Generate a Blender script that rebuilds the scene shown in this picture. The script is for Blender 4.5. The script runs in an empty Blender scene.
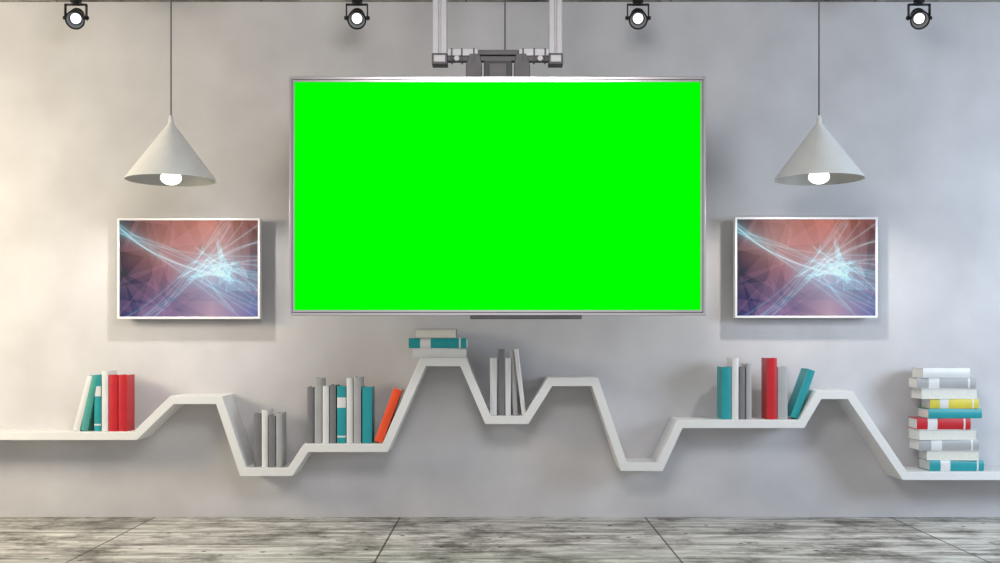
import bpy, bmesh, math, random
import numpy as np
from mathutils import Matrix, Vector
random.seed(4)
S = bpy.context.scene
S.view_settings.view_transform = 'Standard'
S.view_settings.look = 'None'
S.view_settings.exposure = 0.0

# ---------------- camera ----------------
F = 1100.0; PPM = 170.0; D = F / PPM; HZ = 340.0; CZ = (517 - HZ) / PPM
cam = bpy.data.cameras.new('camera'); co = bpy.data.objects.new('camera', cam)
S.collection.objects.link(co); S.camera = co
co.location = (0, -D, CZ); co.rotation_euler = (math.pi / 2, 0, 0)
cam.sensor_width = 36; cam.lens = F / 1000 * 36; cam.shift_y = (HZ - 281.5) / 1000
cam.clip_start = 0.05

def X(px, d): return (px - 500) * (D - d) / F
def Z(py, d): return CZ + (HZ - py) * (D - d) / F
def L(n, d): return n * (D - d) / F

def srgb(r, g, b):
    def c(v):
        v /= 255.0
        return v / 12.92 if v <= 0.04045 else ((v + 0.055) / 1.055) ** 2.4
    return (c(r), c(g), c(b), 1)

# ---------------- materials ----------------
def mat(name, col, rough=0.5, metal=0.0, noise=0.0, nscale=20, bump=0.0, emis=None, estr=0, coat=0, detail=6):
    m = bpy.data.materials.new(name); m.use_nodes = True
    nt = m.node_tree; b = nt.nodes['Principled BSDF']
    b.inputs['Base Color'].default_value = col
    b.inputs['Roughness'].default_value = rough
    b.inputs['Metallic'].default_value = metal
    b.inputs['Coat Weight'].default_value = coat
    if emis:
        b.inputs['Emission Color'].default_value = emis
        b.inputs['Emission Strength'].default_value = estr
    if noise or bump:
        tc = nt.nodes.new('ShaderNodeTexCoord')
        n = nt.nodes.new('ShaderNodeTexNoise'); n.inputs['Scale'].default_value = nscale
        n.inputs['Detail'].default_value = detail
        nt.links.new(tc.outputs['Object'], n.inputs['Vector'])
        if noise:
            r = nt.nodes.new('ShaderNodeValToRGB')
            r.color_ramp.elements[0].position = 0.3; r.color_ramp.elements[1].position = 0.7
            r.color_ramp.elements[0].color = tuple(c * (1 - noise) for c in col[:3]) + (1,)
            r.color_ramp.elements[1].color = tuple(min(1, c * (1 + noise)) for c in col[:3]) + (1,)
            nt.links.new(n.outputs['Fac'], r.inputs['Fac'])
            nt.links.new(r.outputs['Color'], b.inputs['Base Color'])
        if bump:
            bp = nt.nodes.new('ShaderNodeBump'); bp.inputs['Strength'].default_value = bump
            bp.inputs['Distance'].default_value = 0.01
            nt.links.new(n.outputs['Fac'], bp.inputs['Height'])
            nt.links.new(bp.outputs['Normal'], b.inputs['Normal'])
    return m

M_wall = mat('wall_paint', srgb(199, 197, 200), 0.75, noise=0.085, nscale=2.8, bump=0.08, detail=10)
M_shelf = mat('shelf_white', srgb(228, 228, 228), 0.45, noise=0.02, nscale=8)
M_chrome = mat('frame_chrome', srgb(226, 219, 224), 0.28, 0.85, noise=0.04, nscale=3)
M_alu = mat('mount_aluminium', srgb(196, 192, 197), 0.5, 0.3, noise=0.04, nscale=15)
M_gun = mat('mount_gunmetal', srgb(92, 88, 92), 0.5, 0.4, noise=0.1, nscale=15)
M_black = mat('black_metal', srgb(20, 20, 22), 0.4, 0.2, noise=0.1, nscale=30)
M_tvback = mat('tv_back', srgb(40, 40, 44), 0.5, noise=0.1, nscale=20)
M_white = mat('tv_white_frame', srgb(235, 233, 236), 0.35, noise=0.01, nscale=20)
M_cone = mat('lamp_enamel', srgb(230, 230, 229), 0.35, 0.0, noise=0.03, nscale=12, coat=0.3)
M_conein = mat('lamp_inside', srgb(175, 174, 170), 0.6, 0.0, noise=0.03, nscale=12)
M_cord = mat('lamp_cord', srgb(95, 95, 98), 0.6, noise=0.05, nscale=50)
M_bulb = mat('bulb_glow', (1, 1, 1, 1), 0.3, emis=(1, 0.98, 0.94, 1), estr=3.0, noise=0.01)
M_spot = mat('spot_glow', (1, 1, 1, 1), 0.3, emis=(1, 1, 1, 1), estr=2, noise=0.01)
M_refl = mat('spot_reflector', srgb(70, 72, 75), 0.3, 0.9, noise=0.05)
M_green = mat('green_display', (0, 0, 0, 1), 0.6, emis=(0, 1, 0, 1), estr=1.0, noise=0.01)
M_green.node_tree.nodes['Principled BSDF'].inputs['Specular IOR Level'].default_value = 0
M_pages = mat('book_pages', srgb(222, 220, 212), 0.8, noise=0.08, nscale=150)
BK = {
 'teal': mat('cover_teal', srgb(28, 150, 158), 0.4, noise=0.06, nscale=15),
 'green': mat('cover_seagreen', srgb(70, 155, 145), 0.4, noise=0.06, nscale=15),
 'red': mat('cover_red', srgb(192, 26, 38), 0.4, noise=0.06, nscale=15),
 'orange': mat('cover_orange', srgb(240, 82, 34), 0.4, noise=0.05, nscale=15),
 'white': mat('cover_white', srgb(220, 220, 221), 0.35, noise=0.03, nscale=15),
 'gray': mat('cover_gray', srgb(168, 168, 170), 0.4, noise=0.05, nscale=15),
 'dark': mat('cover_darkgray', srgb(118, 118, 122), 0.4, noise=0.05, nscale=15),
 'yellow': mat('cover_yellow', srgb(214, 198, 70), 0.4, noise=0.05, nscale=15),
}
BKI = list(BK.keys())

# ---------------- mesh helpers ----------------
class MB:
    def __init__(s): s.bm = bmesh.new(); s.M = Matrix.Identity(4)
    def v(s, p): return s.bm.verts.new(s.M @ Vector(p))
    def face(s, vs, mi=0, smooth=False):
        try:
            f = s.bm.faces.new(vs)
        except ValueError:
            return
        f.material_index = mi; f.smooth = smooth
    def box(s, x0, x1, y0, y1, z0, z1, mi=0):
        p = [(x, y, z) for x in (x0, x1) for y in (y0, y1) for z in (z0, z1)]
        v = [s.v(q) for q in p]
        for a in ((0, 1, 3, 2), (4, 6, 7, 5), (0, 4, 5, 1), (2, 3, 7, 6), (0, 2, 6, 4), (1, 5, 7, 3)):
            s.face([v[i] for i in a], mi)
    def revolve(s, prof, mi=0, n=48, smooth=True, mis=None):
        rings = []
        for r, z in prof:
            if r < 1e-6: rings.append([s.v((0, 0, z))])
            else: rings.append([s.v((r * math.cos(2 * math.pi * i / n), r * math.sin(2 * math.pi * i / n), z)) for i in range(n)])
        for k in range(len(rings) - 1):
            a, b = rings[k], rings[k + 1]; m = mis[k] if mis else mi
            for i in range(n):
                j = (i + 1) % n
                if len(a) == 1 and len(b) == 1: continue
                if len(a) == 1: s.face([a[0], b[i], b[j]], m, smooth)
                elif len(b) == 1: s.face([a[i], a[j], b[0]], m, smooth)
                else: s.face([a[i], a[j], b[j], b[i]], m, smooth)
    def cyl(s, r, z0, z1, mi=0, n=24):
        s.revolve([(0, z0), (r, z0), (r, z1), (0, z1)], mi, n)
    def done(s, name, mats, bevel=0.0, recalc=True, parent=None, loc=(0, 0, 0)):
        bmesh.ops.remove_doubles(s.bm, verts=s.bm.verts, dist=1e-7)
        if recalc: bmesh.ops.recalc_face_normals(s.bm, faces=s.bm.faces)
        me = bpy.data.meshes.new(name); s.bm.to_mesh(me); s.bm.free()
        for m in mats: me.materials.append(m)
        o = bpy.data.objects.new(name, me); S.collection.objects.link(o)
        o.location = loc
        if parent: o.parent = parent
        if bevel:
            b = o.modifiers.new('bevel', 'BEVEL'); b.width = bevel; b.segments = 2
            b.limit_method = 'ANGLE'; b.angle_limit = math.radians(40)
        me.set_sharp_from_angle(angle=math.radians(38))
        return o

def T(x, y, z): return Matrix.Translation((x, y, z))
def RX(a): return Matrix.Rotation(a, 4, 'X')
def RY(a): return Matrix.Rotation(a, 4, 'Y')
def RZ(a): return Matrix.Rotation(a, 4, 'Z')

# ---------------- room ----------------
CEIL = Z(2, 0)
b = MB(); b.box(-6, 6, 0, 0.15, -0.15, CEIL + 0.1); b.done('wall_back', [M_wall])

def plank_mat(name, light, dark, W, H, offx, offy, stag):
    m = bpy.data.materials.new(name); m.use_nodes = True
    nt = m.node_tree; N = nt.nodes.new; LK = nt.links.new
    b = nt.nodes['Principled BSDF']
    tc = N('ShaderNodeTexCoord')
    mp = N('ShaderNodeMapping'); mp.inputs['Location'].default_value = (offx, offy, 0)
    LK(tc.outputs['Object'], mp.inputs['Vector'])
    br = N('ShaderNodeTexBrick')
    br.inputs['Scale'].default_value = 1
    br.inputs['Brick Width'].default_value = W; br.inputs['Row Height'].default_value = H
    br.inputs['Mortar Size'].default_value = 0.006; br.inputs['Mortar Smooth'].default_value = 0.3
    br.inputs['Color1'].default_value = (0.72, 0.72, 0.72, 1)
    br.inputs['Color2'].default_value = (1.0, 1.0, 1.0, 1)
    br.inputs['Mortar'].default_value = (0.18, 0.17, 0.16, 1)
    br.offset = stag; br.offset_frequency = 2
    LK(mp.outputs['Vector'], br.inputs['Vector'])
    mg = N('ShaderNodeMapping'); mg.inputs['Scale'].default_value = (1.2, 8, 1)
    LK(tc.outputs['Object'], mg.inputs['Vector'])
    g = N('ShaderNodeTexNoise'); g.inputs['Scale'].default_value = 1.7; g.inputs['Detail'].default_value = 12; g.inputs['Roughness'].default_value = 0.74
    LK(mg.outputs['Vector'], g.inputs['Vector'])
    gr = N('ShaderNodeValToRGB')
    gr.color_ramp.elements[0].position = 0.36; gr.color_ramp.elements[0].color = dark
    gr.color_ramp.elements[1].position = 0.56; gr.color_ramp.elements[1].color = light
    LK(g.outputs['Fac'], gr.inputs['Fac'])
    p = N('ShaderNodeTexNoise'); p.inputs['Scale'].default_value = 2.4; p.inputs['Detail'].default_value = 10; p.inputs['Roughness'].default_value = 0.72
    LK(tc.outputs['Object'], p.inputs['Vector'])
    pr = N('ShaderNodeValToRGB')
    pr.color_ramp.elements[0].position = 0.38; pr.color_ramp.elements[0].color = (0.27, 0.26, 0.24, 1)
    pr.color_ramp.elements[1].position = 0.53; pr.color_ramp.elements[1].color = (1, 1, 1, 1)
    LK(p.outputs['Fac'], pr.inputs['Fac'])
    m1 = N('ShaderNodeMix'); m1.data_type = 'RGBA'; m1.blend_type = 'MULTIPLY'; m1.inputs['Factor'].default_value = 1
    LK(gr.outputs['Color'], m1.inputs['A']); LK(pr.outputs['Color'], m1.inputs['B'])
    m2 = N('ShaderNodeMix'); m2.data_type = 'RGBA'; m2.blend_type = 'MULTIPLY'; m2.inputs['Factor'].default_value = 1
    LK(m1.outputs['Result'], m2.inputs['A']); LK(br.outputs['Color'], m2.inputs['B'])
    vo = N('ShaderNodeTexVoronoi'); vo.inputs['Scale'].default_value = 7
    LK(tc.outputs['Object'], vo.inputs['Vector'])
    vr = N('ShaderNodeValToRGB')
    vr.color_ramp.elements[0].position = 0.07; vr.color_ramp.elements[0].color = (0.15, 0.14, 0.12, 1)
    vr.color_ramp.elements[1].position = 0.12; vr.color_ramp.elements[1].color = (1, 1, 1, 1)
    LK(vo.outputs['Distance'], vr.inputs['Fac'])
    m3 = N('ShaderNodeMix'); m3.data_type = 'RGBA'; m3.blend_type = 'MULTIPLY'; m3.inputs['Factor'].default_value = 1
    LK(m2.outputs['Result'], m3.inputs['A']); LK(vr.outputs['Color'], m3.inputs['B'])
    LK(m3.outputs['Result'], b.inputs['Base Color'])
    b.inputs['Roughness'].default_value = 0.5
    bp = N('ShaderNodeBump'); bp.inputs['Strength'].default_value = 0.25; bp.inputs['Distance'].default_value = 0.008
    LK(m3.outputs['Result'], bp.inputs['Height']); LK(bp.outputs['Normal'], b.inputs['Normal'])
    return m

M_floor = plank_mat('floor_boards', srgb(238, 236, 230), srgb(132, 127, 117), 1.44, 0.36, 0.588, 0.16, 0.0)
M_ceil = plank_mat('ceiling_boards', srgb(190, 186, 178), srgb(70, 62, 52), 1.2, 0.3, 0.2, 0.0, 0.5)
b = MB(); b.box(-6, 6, -9, 0, -0.15, 0); b.done('floor', [M_floor])
b = MB(); b.box(-6, 6, -9, 0, CEIL, CEIL + 0.12); b.done('ceiling', [M_ceil])

# ---------------- zigzag shelf ----------------
SD = 0.26
path = [(-120, 436), (135, 436), (172, 400), (219, 400), (243, 472), (290, 472), (306, 448), (385, 448), (423, 362), (463, 362),
        (488, 420), (526, 420), (550, 382), (595, 382), (624, 467), (660, 467), (680, 424), (802, 424), (819, 395), (850, 395), (905, 476), (1120, 476)]
pts = [Vector((X(x, SD), Z(y, SD))) for x, y in path]
TH = 0.047
def offs(pts, o):
    out = []
    for i, p in enumerate(pts):
        d1 = (pts[i] - pts[i - 1]).normalized() if i > 0 else None
        d2 = (pts[i + 1] - pts[i]).normalized() if i < len(pts) - 1 else None
        if d1 is None: d1 = d2
        if d2 is None: d2 = d1
        n1 = Vector((-d1.y, d1.x)); n2 = Vector((-d2.y, d2.x))
        n = (n1 + n2).normalized(); out.append(p + n * (o / n.dot(n1)))
    return out
up = offs(pts, TH / 2); dn = offs(pts, -TH / 2)
b = MB()
A = [[b.v((p.x, -SD, p.y)) for p in up], [b.v((p.x, -SD, p.y)) for p in dn], [b.v((p.x, 0, p.y)) for p in up], [b.v((p.x, 0, p.y)) for p in dn]]
for i in range(len(pts) - 1):
    b.face([A[0][i], A[1][i], A[1][i + 1], A[0][i + 1]])
    b.face([A[2][i], A[2][i + 1], A[3][i + 1], A[3][i]])
    b.face([A[0][i], A[0][i + 1], A[2][i + 1], A[2][i]])
    b.face([A[1][i], A[3][i], A[3][i + 1], A[1][i + 1]])
for i in (0, len(pts) - 1): b.face([A[0][i], A[1][i], A[3][i], A[2][i]])
b.done('zigzag_shelf', [M_shelf], bevel=0.002)
def shelf_top(py): return Z(py, SD) + TH / 2

# ---------------- books ----------------
MATS = [M_pages] + [BK[k] for k in BKI]
def book(b, M, t, h, w, col, band=None):
    """local: x thickness, z height, spine at y=0, pages toward +y"""
    ci = 1 + BKI.index(col); bi = 1 + BKI.index(band) if band else ci
    b.M = M; c = min(0.003, t * 0.15)
    b.box(0, c, 0.005, w, 0, h, ci); b.box(t - c, t, 0.005, w, 0, h, ci)
    b.box(c, t - c, 0.006, w - 0.006, 0.004, h - 0.004, 0)
    n = 6; zs = [0, .1 * h, .13 * h, .62 * h, .8 * h, h]; ms = [ci, bi, ci, bi, ci]
    def arc(k):
        u = k / n; return (t * u, 0.005 - 0.005 * math.sin(math.pi * u) ** 0.7 if 0 < u < 1 else 0.005)
    rows = []
    for z in zs:
        rows.append([b.v((arc(k)[0], arc(k)[1], z)) for k in range(n + 1)])
    inner = [[b.v((c, 0.0055, z)), b.v((t - c, 0.0055, z))] for z in (0, h)]
    for r in range(len(zs) - 1):
        for k in range(n): b.face([rows[r][k], rows[r][k + 1], rows[r + 1][k + 1], rows[r + 1][k]], ms[r], True)
    for r, q in ((0, 0), (-1, 1)):
        b.face(rows[r] + [inner[q][1], inner[q][0]], ci)
    b.M = Matrix.Identity(4)

BD = 0.235
def row(name, base_py, items):
    """items: (px_left, px_right, py_top, colour, band, lean_px)"""
    z0 = shelf_top(base_py) + 0.0008
    b = MB()
    for (x0, x1, yt, col, band, lean) in items:
        dd = BD + random.uniform(-0.012, 0.004)
        h = Z(yt, dd) - z0
        xa, xb = X(x0, dd), X(x1, dd); t = xb - xa - 0.0015; w = random.uniform(0.13, 0.15)
        if lean == 0:
            book(b, T(xa, -dd, z0), t, h, w, col, band)
        else:
            a = math.atan2(L(lean, dd), h)
            hh = h / math.cos(a) - abs(t * math.tan(a)) * 0.5
            if a > 0: M = T(xb, -dd, z0) @ RY(a) @ T(-t, 0, 0)
            else: M = T(xa, -dd, z0) @ RY(a)
            book(b, M, t, hh, w, col, band)
    return b.done(name, MATS, bevel=0.0008)

row('book_row', 436, [(72, 79, 376, 'white', None, 15), (80, 87, 376, 'green', None, 11),
    (94, 101, 375, 'teal', 'white', 0), (101.5, 108, 371, 'white', None, 0), (108.5, 117.5, 375, 'red', None, 0), (118, 127, 375, 'red', None, 0)])
row('book_row', 472, [(254, 261, 413, 'dark', None, 0), (261.5, 268, 410, 'white', None, 0), (268.5, 275.5, 416, 'dark', None, 0), (276, 282, 413, 'gray', None, 0)])
row('book_row', 448, [(307, 314, 387, 'dark', None, 0), (314.5, 322, 378, 'gray', None, 0), (322.5, 329, 386, 'white', None, 0), (329.5, 336, 385, 'dark', None, 0),
    (337, 346, 386, 'teal', 'white', 0), (346.5, 353, 378, 'white', None, 0), (353.5, 361, 377, 'gray', None, 0), (362, 372, 387, 'teal', None, 0), (373.5, 382, 389, 'orange', None, 20)])
row('book_row', 420, [(490, 497, 358, 'white', None, 0), (498, 505, 349, 'dark', None, 0), (505.5, 511, 358, 'white', None, 0), (513, 518, 350, 'gray', None, -3), (522, 526.5, 349, 'white', None, -8)])
row('book_row', 424, [(722, 731.5, 367, 'teal', None, 0), (732, 739, 358, 'white', None, 0), (739.5, 746, 367, 'dark', None, 0), (746.5, 752, 364, 'gray', None, 0),
    (767, 777.5, 358, 'red', 'red', 0), (778, 788, 367, 'gray', None, 0), (790, 798, 370, 'teal', None, 18)])

def stack(name, base_py, items):
    """items bottom->top: (px_left, px_right, thickness_px, colour, band, flip, rot_deg)"""
    z = shelf_top(base_py) + 0.0008; b = MB()
    for (x0, x1, tp, col, band, flip, rot) in items:
        dd = 0.225; w = 0.16
        if x0 > 800: x0 += 6
        xa, xb = X(x0, dd), X(x1, dd); h = xb - xa; t = L(tp, dd)
        lay = Matrix(((0, 0, -1, 0), (0, 1, 0, 0), (1, 0, 0, 0), (0, 0, 0, 1)))
        C = T((xa + xb) / 2, -dd + w / 2, z) @ RZ(math.radians(rot + (180 if flip else 0)))
        book(b, C @ lay @ T(0, -w / 2, -h / 2), t - 0.0006, h, w, col, band)
        z += t
    return b.done(name, MATS, bevel=0.0008)
stack('book_stack', 362, [(412, 466, 9.5, 'white', None, False, 2), (409, 467, 10, 'teal', 'white', False, -2), (415, 456, 9.5, 'gray', None, True, 1)])
stack('book_stack', 476, [(923, 984, 10.6, 'teal', 'white', False, 2), (922, 980, 9.8, 'white', None, True, -3), (913, 979, 10.6, 'gray', 'white', False, 1), (912, 977, 10.5, 'white', 'gray', True, 3),
    (912, 971, 11, 'red', 'white', False, -2), (922, 982, 9.8, 'teal', None, False, 2), (925, 979, 9.8, 'yellow', 'white', False, -2), (915, 978, 10.5, 'white', None, True, 2),
    (912, 976, 10.5, 'gray', 'white', False, -2), (916, 970, 10, 'white', None, False, 3)])

# ---------------- helper: mitred frame ----------------
def frame(b, x0, x1, z0, z1, yf, yb, w, mi, groove=False):
    prof = [(0, yb), (0, yf + 0.003), (w * 0.12, yf), (w * 0.86, yf), (w, yf + 0.006), (w, yb)]
    if groove:
        prof = [(0, yb), (0, yf + 0.003), (w * 0.08, yf), (w * 0.48, yf), (w * 0.50, yf + 0.004), (w * 0.60, yf + 0.004), (w * 0.62, yf), (w * 0.94, yf), (w, yf + 0.006), (w, yb)]
    rings = []
    for ins, y in prof:
        rings.append([b.v((x0 + ins, y, z0 + ins)), b.v((x1 - ins, y, z0 + ins)), b.v((x1 - ins, y, z1 - ins)), b.v((x0 + ins, y, z1 - ins))])
    n = len(prof)
    for k in range(n):
        a, c = rings[k], rings[(k + 1) % n]
        for i in range(4):
            j = (i + 1) % 4; b.face([a[i], a[j], c[j], c[i]], 1 if (groove and k in (3, 4, 5)) else mi)

# ---------------- big ceiling-hung television ----------------
TD = 0.90
tv = bpy.data.objects.new('hanging_television', None); S.collection.objects.link(tv)
x0, x1, z0, z1 = X(289, TD), X(706, TD), Z(315.5, TD), Z(76.5, TD)
b = MB(); frame(b, x0, x1, z0, z1, -TD, -TD + 0.05, L(5.6, TD), 0, True); b.done('frame', [M_chrome, M_gun], parent=tv)
i = L(5.4, TD)
b = MB(); b.box(x0 + i, x1 - i, -TD + 0.006, -TD + 0.014, z0 + i, z1 - i); b.done('green_screen', [M_green], parent=tv)
b = MB(); b.box(x0 + 0.01, x1 - 0.01, -TD + 0.016, -TD + 0.05, z0 + 0.01, z1 - 0.01)
b.box(x0 + 0.3, x1 - 0.3, -TD + 0.05, -TD + 0.08, z0 + 0.25, z1 - 0.1)
b.done('back_housing', [M_tvback], bevel=0.004, parent=tv)
b = MB(); b.box(X(470, TD), X(582, TD), -TD + 0.004, -TD + 0.045, z0 - L(3.5, TD), z0 - 0.0005)
b.done('soundbar', [M_gun], bevel=0.003, parent=tv)
MD = 0.82
def mx(p): return X(p, MD)
def mz(p): return Z(p, MD)
b = MB()
for a, c in ((433, 447), (549, 562)):
    w = mx(c) - mx(a)
    b.box(mx(a), mx(a) + w * 0.42, -MD - 0.03, -MD + 0.03, mz(60), CEIL - 0.012, 0)
    b.box(mx(c) - w * 0.42, mx(c), -MD - 0.03, -MD + 0.03, mz(60), CEIL - 0.012, 0)
    b.box(mx(a) + w * 0.4, mx(c) - w * 0.4, -MD - 0.022, -MD + 0.022, mz(60), CEIL - 0.012, 0)
    b.box(mx(a) - 0.05, mx(c) + 0.05, -MD - 0.08, -MD + 0.08, CEIL - 0.012, CEIL, 0)
    b.box(mx(a) - 0.004, mx(c) + 0.004, -MD - 0.04, -MD + 0.04, mz(66), mz(55), 1)
    b.box(mx(a) + 0.006, mx(c) - 0.006, -MD - 0.046, -MD - 0.038, mz(64), mz(57), 0)
b.done('ceiling_posts', [M_alu, M_gun], bevel=0.003, parent=tv)
b = MB()
b.box(mx(440), mx(556), -MD - 0.02, -MD + 0.02, mz(62), mz(57), 1)
b.box(mx(448), mx(478), -MD - 0.028, -MD + 0.028, mz(57), mz(50), 0)
b.box(mx(519), mx(549), -MD - 0.028, -MD + 0.028, mz(57), mz(50), 0)
b.box(mx(476), mx(521), -MD - 0.025, -MD + 0.025, mz(56), mz(51), 1)
for p in (452, 462, 474, 523, 534, 545):
    b.box(mx(p) - 0.004, mx(p) + 0.004, -MD - 0.031, -MD + 0.03, mz(63), mz(49.5), 1)
for p in (457, 540):
    b.M = T(mx(p), -MD - 0.028, mz(60)) @ RX(math.pi / 2); b.cyl(0.014, 0, 0.012, 0); b.M = Matrix.Identity(4)
b.done('crossbar', [M_alu, M_gun], bevel=0.002, parent=tv)
b = MB()
def plate(p, yf, yb, mi):
    fr = [b.v((mx(x), yf, mz(y))) for x, y in p]; bk = [b.v((mx(x), yb, mz(y))) for x, y in p]
    b.face(fr, mi); b.face(bk[::-1], mi)
    for i in range(len(p)):
        j = (i + 1) % len(p); b.face([fr[i], fr[j], bk[j], bk[i]], mi)
plate([(466, 90), (466, 66), (470, 55), (480, 55), (482, 66), (482, 90)], -MD - 0.03, -MD + 0.03, 0)
plate([(514, 90), (514, 66), (516, 55), (526, 55), (530, 66), (530, 90)], -MD - 0.03, -MD + 0.03, 0)
plate([(484, 90), (484, 61), (512, 61), (512, 90)], -MD - 0.02, -MD + 0.02, 1)
b.box(mx(489), mx(507), -MD - 0.026, -MD - 0.018, mz(90), mz(64), 0)
b.box(mx(466), mx(530), -MD - 0.028, -MD + 0.03, mz(150), mz(85), 1)
b.done('tilt_bracket', [M_gun, M_black], bevel=0.003, parent=tv)

# ---------------- small wall televisions ----------------
def screen_art(seed=5, nx=280, ny=190):
    rs = np.random.RandomState(seed)
    u, v = np.meshgrid(np.linspace(0, 1, nx), np.linspace(0, 1, ny))   # v up
    def C(*c): return np.array(srgb(*c)[:3])
    pal = np.array([[C(48, 38, 100), C(90, 74, 132), C(192, 158, 178), C(90, 92, 162)],
                    [C(56, 42, 82), C(120, 84, 114), C(155, 145, 175), C(122, 122, 152)],
                    [C(98, 60, 76), C(158, 92, 84), C(170, 112, 106), C(115, 72, 85)],
                    [C(76, 62, 76), C(142, 84, 70), C(180, 96, 68), C(120, 58, 58)]])
    gx = u * 3; gy = v * 3; i0 = np.clip(gx.astype(int), 0, 2); j0 = np.clip(gy.astype(int), 0, 2)
    fx = (gx - i0)[..., None]; fy = (gy - j0)[..., None]
    img = pal[j0, i0] * (1 - fx) * (1 - fy) + pal[j0, i0 + 1] * fx * (1 - fy) + pal[j0 + 1, i0] * (1 - fx) * fy + pal[j0 + 1, i0 + 1] * fx * fy
    ua = u * 1.42
    def sd(px, py, qx, qy):
        return ((qx - px) * (v - py) - (qy - py) * (ua - px)) / (math.hypot(qx - px, qy - py) + 1e-9)
    def tri(a, bb, c, col, k, edge=0.0):
        s1, s2, s3 = sd(*a, *bb), sd(*bb, *c), sd(*c, *a)
        ins = ((s1 > 0) & (s2 > 0) & (s3 > 0)) | ((s1 < 0) & (s2 < 0) & (s3 < 0))
        m = np.minimum(np.minimum(abs(s1), abs(s2)), abs(s3))
        wgt = ins * (k * (0.35 + 0.65 * np.exp(-m * 14)) + edge * np.exp(-(m / 0.006) ** 2))
        return wgt[..., None] * np.array(col)
    def strand(p0, p1, p2, wd, col, k, k2=0.0):
        t = np.linspace(0, 1, 36)[:, None]
        q = (1 - t) ** 2 * np.array(p0) + 2 * t * (1 - t) * np.array(p1) + t * t * np.array(p2)
        dm = np.full(u.shape, 9.0)
        for a, c in zip(q[:-1], q[1:]):
            e = c - a; tt = np.clip(((ua - a[0]) * e[0] + (v - a[1]) * e[1]) / (e @ e + 1e-12), 0, 1)
            dm = np.minimum(dm, np.hypot(ua - a[0] - tt * e[0], v - a[1] - tt * e[1]))
        return (k * np.exp(-(dm / wd) ** 2) + k2 * np.exp(-dm / (wd * 7)))[..., None] * np.array(col)
    for _ in range(24):
        c = rs.rand(2) * [1.42, 1]; p = [tuple(c + rs.randn(2) * 0.34) for _ in range(3)]
        s = rs.choice([-1, 1]); img = img + tri(*p, [0.11 * s, 0.05 * s, 0.06 * s], 0.5)
    hub = np.array([1.02, 0.5])
    cy = [0.18, 0.62, 0.72]
    for _ in range(26):
        a = rs.rand() * 2 * math.pi; r = 0.08 + 0.42 * rs.rand() ** 1.5
        p0 = hub + rs.randn(2) * 0.12; p1 = hub + r * np.array([math.cos(a), 0.8 * math.sin(a)])
        p2 = p1 + rs.randn(2) * 0.11
        img = img + tri(tuple(p0), tuple(p1), tuple(p2), cy, 0.17, 0.22)
    for _ in range(9):
        o = rs.randn(6) * 0.04
        img = img + strand((0.0, 0.90 + o[0]), (0.50 + 2 * o[1], 0.62 + 2 * o[2]), (1.42, 0.10 + 5 * o[3]), 0.005, cy, 0.24, 0.045)
    for _ in range(6):
        o = rs.randn(6) * 0.05
        img = img + strand((0.15 + 3 * o[0], 0.0), (0.65 + 2 * o[1], 0.38 + 2 * o[2]), (1.2 + 2 * o[3], 0.95 + o[4]), 0.005, cy, 0.2, 0.035)
    for _ in range(6):
        o = rs.randn(6) * 0.05
        img = img + strand((0.72 + 2 * o[0], 0.42 + o[1]), (1.05 + o[2], 0.66 + o[3]), (1.42, 0.55 + 6 * o[4]), 0.006, [0.4, 0.66, 0.72], 0.3, 0.05)
    img = img + strand((0.0, 0.93), (0.35, 0.55), (1.1, 0.42), 0.007, [0.5, 0.75, 0.8], 0.42, 0.05)
    g = np.exp(-(((ua - hub[0]) / 0.22) ** 2 + ((v - hub[1]) / 0.17) ** 2))
    img = img + g[..., None] * np.array([0.10, 0.24, 0.27])
    return u, v, np.clip(img, 0.01, 1)
u, v, img = screen_art()
ny, nx = u.shape
M_art = bpy.data.materials.new('abstract_display'); M_art.use_nodes = True
nt = M_art.node_tree; pb = nt.nodes['Principled BSDF']
at = nt.nodes.new('ShaderNodeAttribute'); at.attribute_name = 'art'
nt.links.new(at.outputs['Color'], pb.inputs['Emission Color'])
pb.inputs['Emission Strength'].default_value = 0.88; pb.inputs['Base Color'].default_value = (0.01, 0.01, 0.01, 1); pb.inputs['Roughness'].default_value = 0.5
pb.inputs['Specular IOR Level'].default_value = 0.2

def small_tv(px0, px1, py0, py1):
    d = 0.10
    e = bpy.data.objects.new('flat_screen_television', None); S.collection.objects.link(e)
    x0, x1, z0, z1 = X(px0, d), X(px1, d), Z(py1, d), Z(py0, d)
    b = MB(); frame(b, x0, x1, z0, z1, -d, -d + 0.045, L(2.4, d), 0); b.done('frame', [M_white], parent=e)
    i = L(2.1, d)
    b = MB(); b.box(x0 + 0.006, x1 - 0.006, -d + 0.015, -d + 0.045, z0 + 0.006, z1 - 0.006)
    b.box((x0 + x1) / 2 - 0.15, (x0 + x1) / 2 + 0.15, -d + 0.045, 0, (z0 + z1) / 2 - 0.12, (z0 + z1) / 2 + 0.12)
    b.done('back_housing', [M_tvback], bevel=0.003, parent=e)
    me = bpy.data.meshes.new('display')
    xs = x0 + i + u * (x1 - x0 - 2 * i); zs = z0 + i + v * (z1 - z0 - 2 * i)
    vs = np.stack([xs, np.full_like(xs, -d + 0.007), zs], -1).reshape(-1, 3)
    idx = np.arange(nx * ny).reshape(ny, nx)
    fs = np.stack([idx[:-1, :-1], idx[:-1, 1:], idx[1:, 1:], idx[1:, :-1]], -1).reshape(-1, 4)
    me.from_pydata(vs.tolist(), [], fs.tolist())
    ca = me.color_attributes.new('art', 'FLOAT_COLOR', 'POINT')
    cols = np.concatenate([img, np.ones((ny, nx, 1))], -1).astype(np.float32)
    ca.data.foreach_set('color', cols.ravel())
    me.materials.append(M_art)
    o = bpy.data.objects.new('display', me); S.collection.objects.link(o); o.parent = e
small_tv(117, 260, 218, 319)
small_tv(735, 878, 217, 318)

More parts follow.
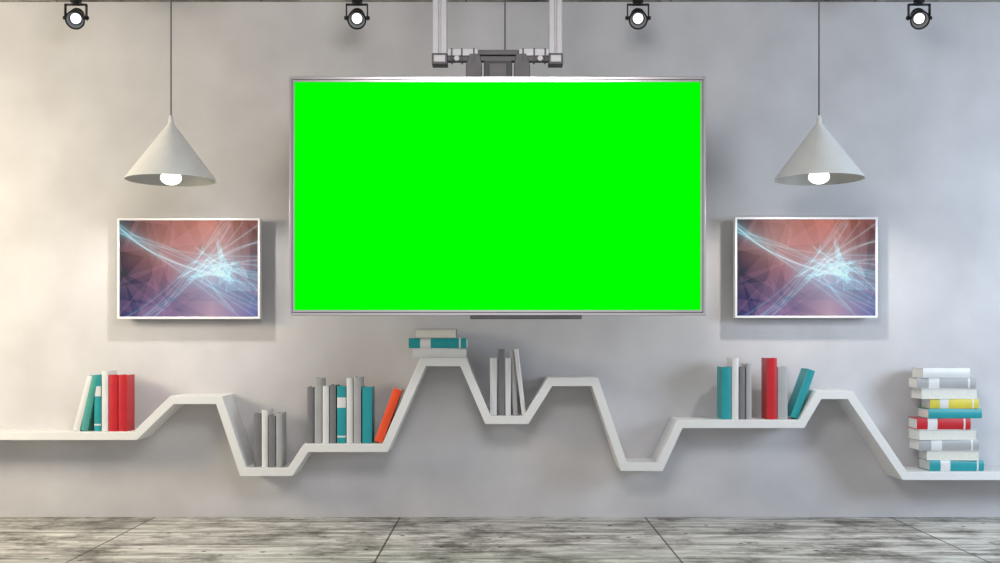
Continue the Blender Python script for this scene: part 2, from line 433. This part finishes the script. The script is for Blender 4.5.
# ---------------- pendant lamps ----------------
def pendant(px, d, pyt, pyb, halfpx, watt):
    e = bpy.data.objects.new('pendant_lamp', None); S.collection.objects.link(e)
    x = X(px, d); zt, zb = Z(pyt, d), Z(pyb, d); R = L(halfpx, d); e.location = (x, -d, zb)
    H = zt - zb
    b = MB()
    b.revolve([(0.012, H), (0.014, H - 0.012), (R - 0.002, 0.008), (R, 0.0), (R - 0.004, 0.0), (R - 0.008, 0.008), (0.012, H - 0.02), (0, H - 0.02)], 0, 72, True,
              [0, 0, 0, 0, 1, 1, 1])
    b.revolve([(0, H + 0.03), (0.006, H + 0.03), (0.012, H + 0.022), (0.015, H - 0.008), (0.0125, H - 0.01)], 0, 32)
    b.done('cone_shade', [M_cone, M_conein], parent=e)
    b = MB(); b.cyl(0.0042, H + 0.025, CEIL - zb - 0.02, 0, 10)
    b.revolve([(0, CEIL - zb), (0.05, CEIL - zb), (0.05, CEIL - zb - 0.008), (0.03, CEIL - zb - 0.022), (0.0, CEIL - zb - 0.026)], 0, 32)
    b.done('cord', [M_cord], parent=e)
    b = MB(); b.cyl(0.02, 0.065, H - 0.05, 0, 24); b.cyl(0.026, 0.055, 0.095, 0, 24); b.cyl(0.008, H - 0.06, H - 0.01, 0, 12)
    b.done('socket', [M_cord], parent=e)
    b = MB(); pr = []
    for k in range(15):
        a = math.pi * k / 14 * 0.86
        pr.append((0.055 * math.sin(a), 0.014 - 0.038 * math.cos(a)))
    pr += [(0.02, 0.058), (0.02, 0.068), (0, 0.068)]
    b.revolve(pr, 0, 40); b.done('bulb', [M_bulb], parent=e)
    if watt:
        l = bpy.data.lights.new('bulb_light', 'SPOT'); l.energy = watt; l.shadow_soft_size = 0.04; l.color = (1, 0.96, 0.90)
        l.spot_size = math.radians(176); l.spot_blend = 0.4
        o = bpy.data.objects.new('bulb_light', l); S.collection.objects.link(o); o.parent = e; o.location = (0, 0, -0.07)
pendant(171, 0.6, 121, 180.5, 44.5, 24)
pendant(819, 0.6, 121, 179.5, 44, 24)
pendant(505, 0.45, 121, 182, 44, 0)

# ---------------- ceiling spotlights ----------------
def spot(px, aim, d=0.4):
    e = bpy.data.objects.new('spotlight', None); S.collection.objects.link(e)
    x = X(px, d); zc = Z(18, d); e.location = (x, -d, zc)
    top = CEIL - zc
    b = MB(); b.cyl(0.045, top - 0.02, top, 0, 32); b.cyl(0.014, 0.075, top - 0.015, 0, 16)
    b.cyl(0.03, 0.085, 0.11, 0, 24)
    for s in (-1, 1):
        b.box(s * 0.058 - 0.003, s * 0.058 + 0.003, -0.012, 0.012, -0.012, 0.076, 0)
        b.M = T(s * 0.046, 0, 0) @ RY(math.pi / 2 * s); b.cyl(0.010, 0, 0.024, 0, 16); b.M = Matrix.Identity(4)
    b.box(-0.061, 0.061, -0.012, 0.012, 0.07, 0.077, 0)
    b.done('yoke', [M_black], bevel=0.001, parent=e)
    b = MB()
    b.M = RZ(aim[0]) @ RX(math.pi / 2 + aim[1])
    b.revolve([(0, -0.085), (0.022, -0.085), (0.03, -0.075), (0.034, -0.04), (0.046, -0.01), (0.050, 0.03), (0.052, 0.05), (0.043, 0.05), (0.040, 0.03), (0.03, 0.0), (0.0, -0.008)],
              0, 40, True, [0, 0, 0, 0, 0, 0, 0, 0, 1, 1])
    for z in (-0.07, -0.06, -0.05):
        b.revolve([(0.03, z), (0.04, z), (0.04, z + 0.004), (0.03, z + 0.004)], 0, 32)
    b.revolve([(0, 0.036), (0.014, 0.034), (0.026, 0.024), (0.028, 0.010), (0.015, -0.004)], 2, 28)
    b.done('lamp_head', [M_black, M_refl, M_spot], parent=e)
for p, a in ((76, 0.25), (357, 0.1), (638, -0.1), (919, -0.25)):
    spot(p, (a, 0.5))

# ---------------- lighting ----------------
w = bpy.data.worlds.new('world'); S.world = w; w.use_nodes = True
w.node_tree.nodes['Background'].inputs['Color'].default_value = (0.94, 0.945, 1.0, 1)
w.node_tree.nodes['Background'].inputs['Strength'].default_value = 0.58
def area(name, loc, target, size, energy, col):
    l = bpy.data.lights.new(name, 'AREA'); l.shape = 'DISK'; l.size = size; l.energy = energy; l.color = col
    o = bpy.data.objects.new(name, l); S.collection.objects.link(o); o.location = loc
    o.rotation_euler = (Vector(target) - Vector(loc)).to_track_quat('-Z', 'Y').to_euler()
area('warm_lamp', (-4.0, -1.8, 1.8), (-2.9, 0, 1.45), 1.0, 68, (1.0, 0.89, 0.66))
area('cool_lamp', (4.2, -2.2, 1.6), (2.8, 0, 1.3), 1.2, 62, (0.68, 0.84, 1.0))
area('added_front_light', (0.0, -3.8, 2.92), (0, -0.3, 0.3), 1.5, 78, (1.0, 0.985, 0.975))  # added area light high in front, no fixture; brightens the scene and firms shadows
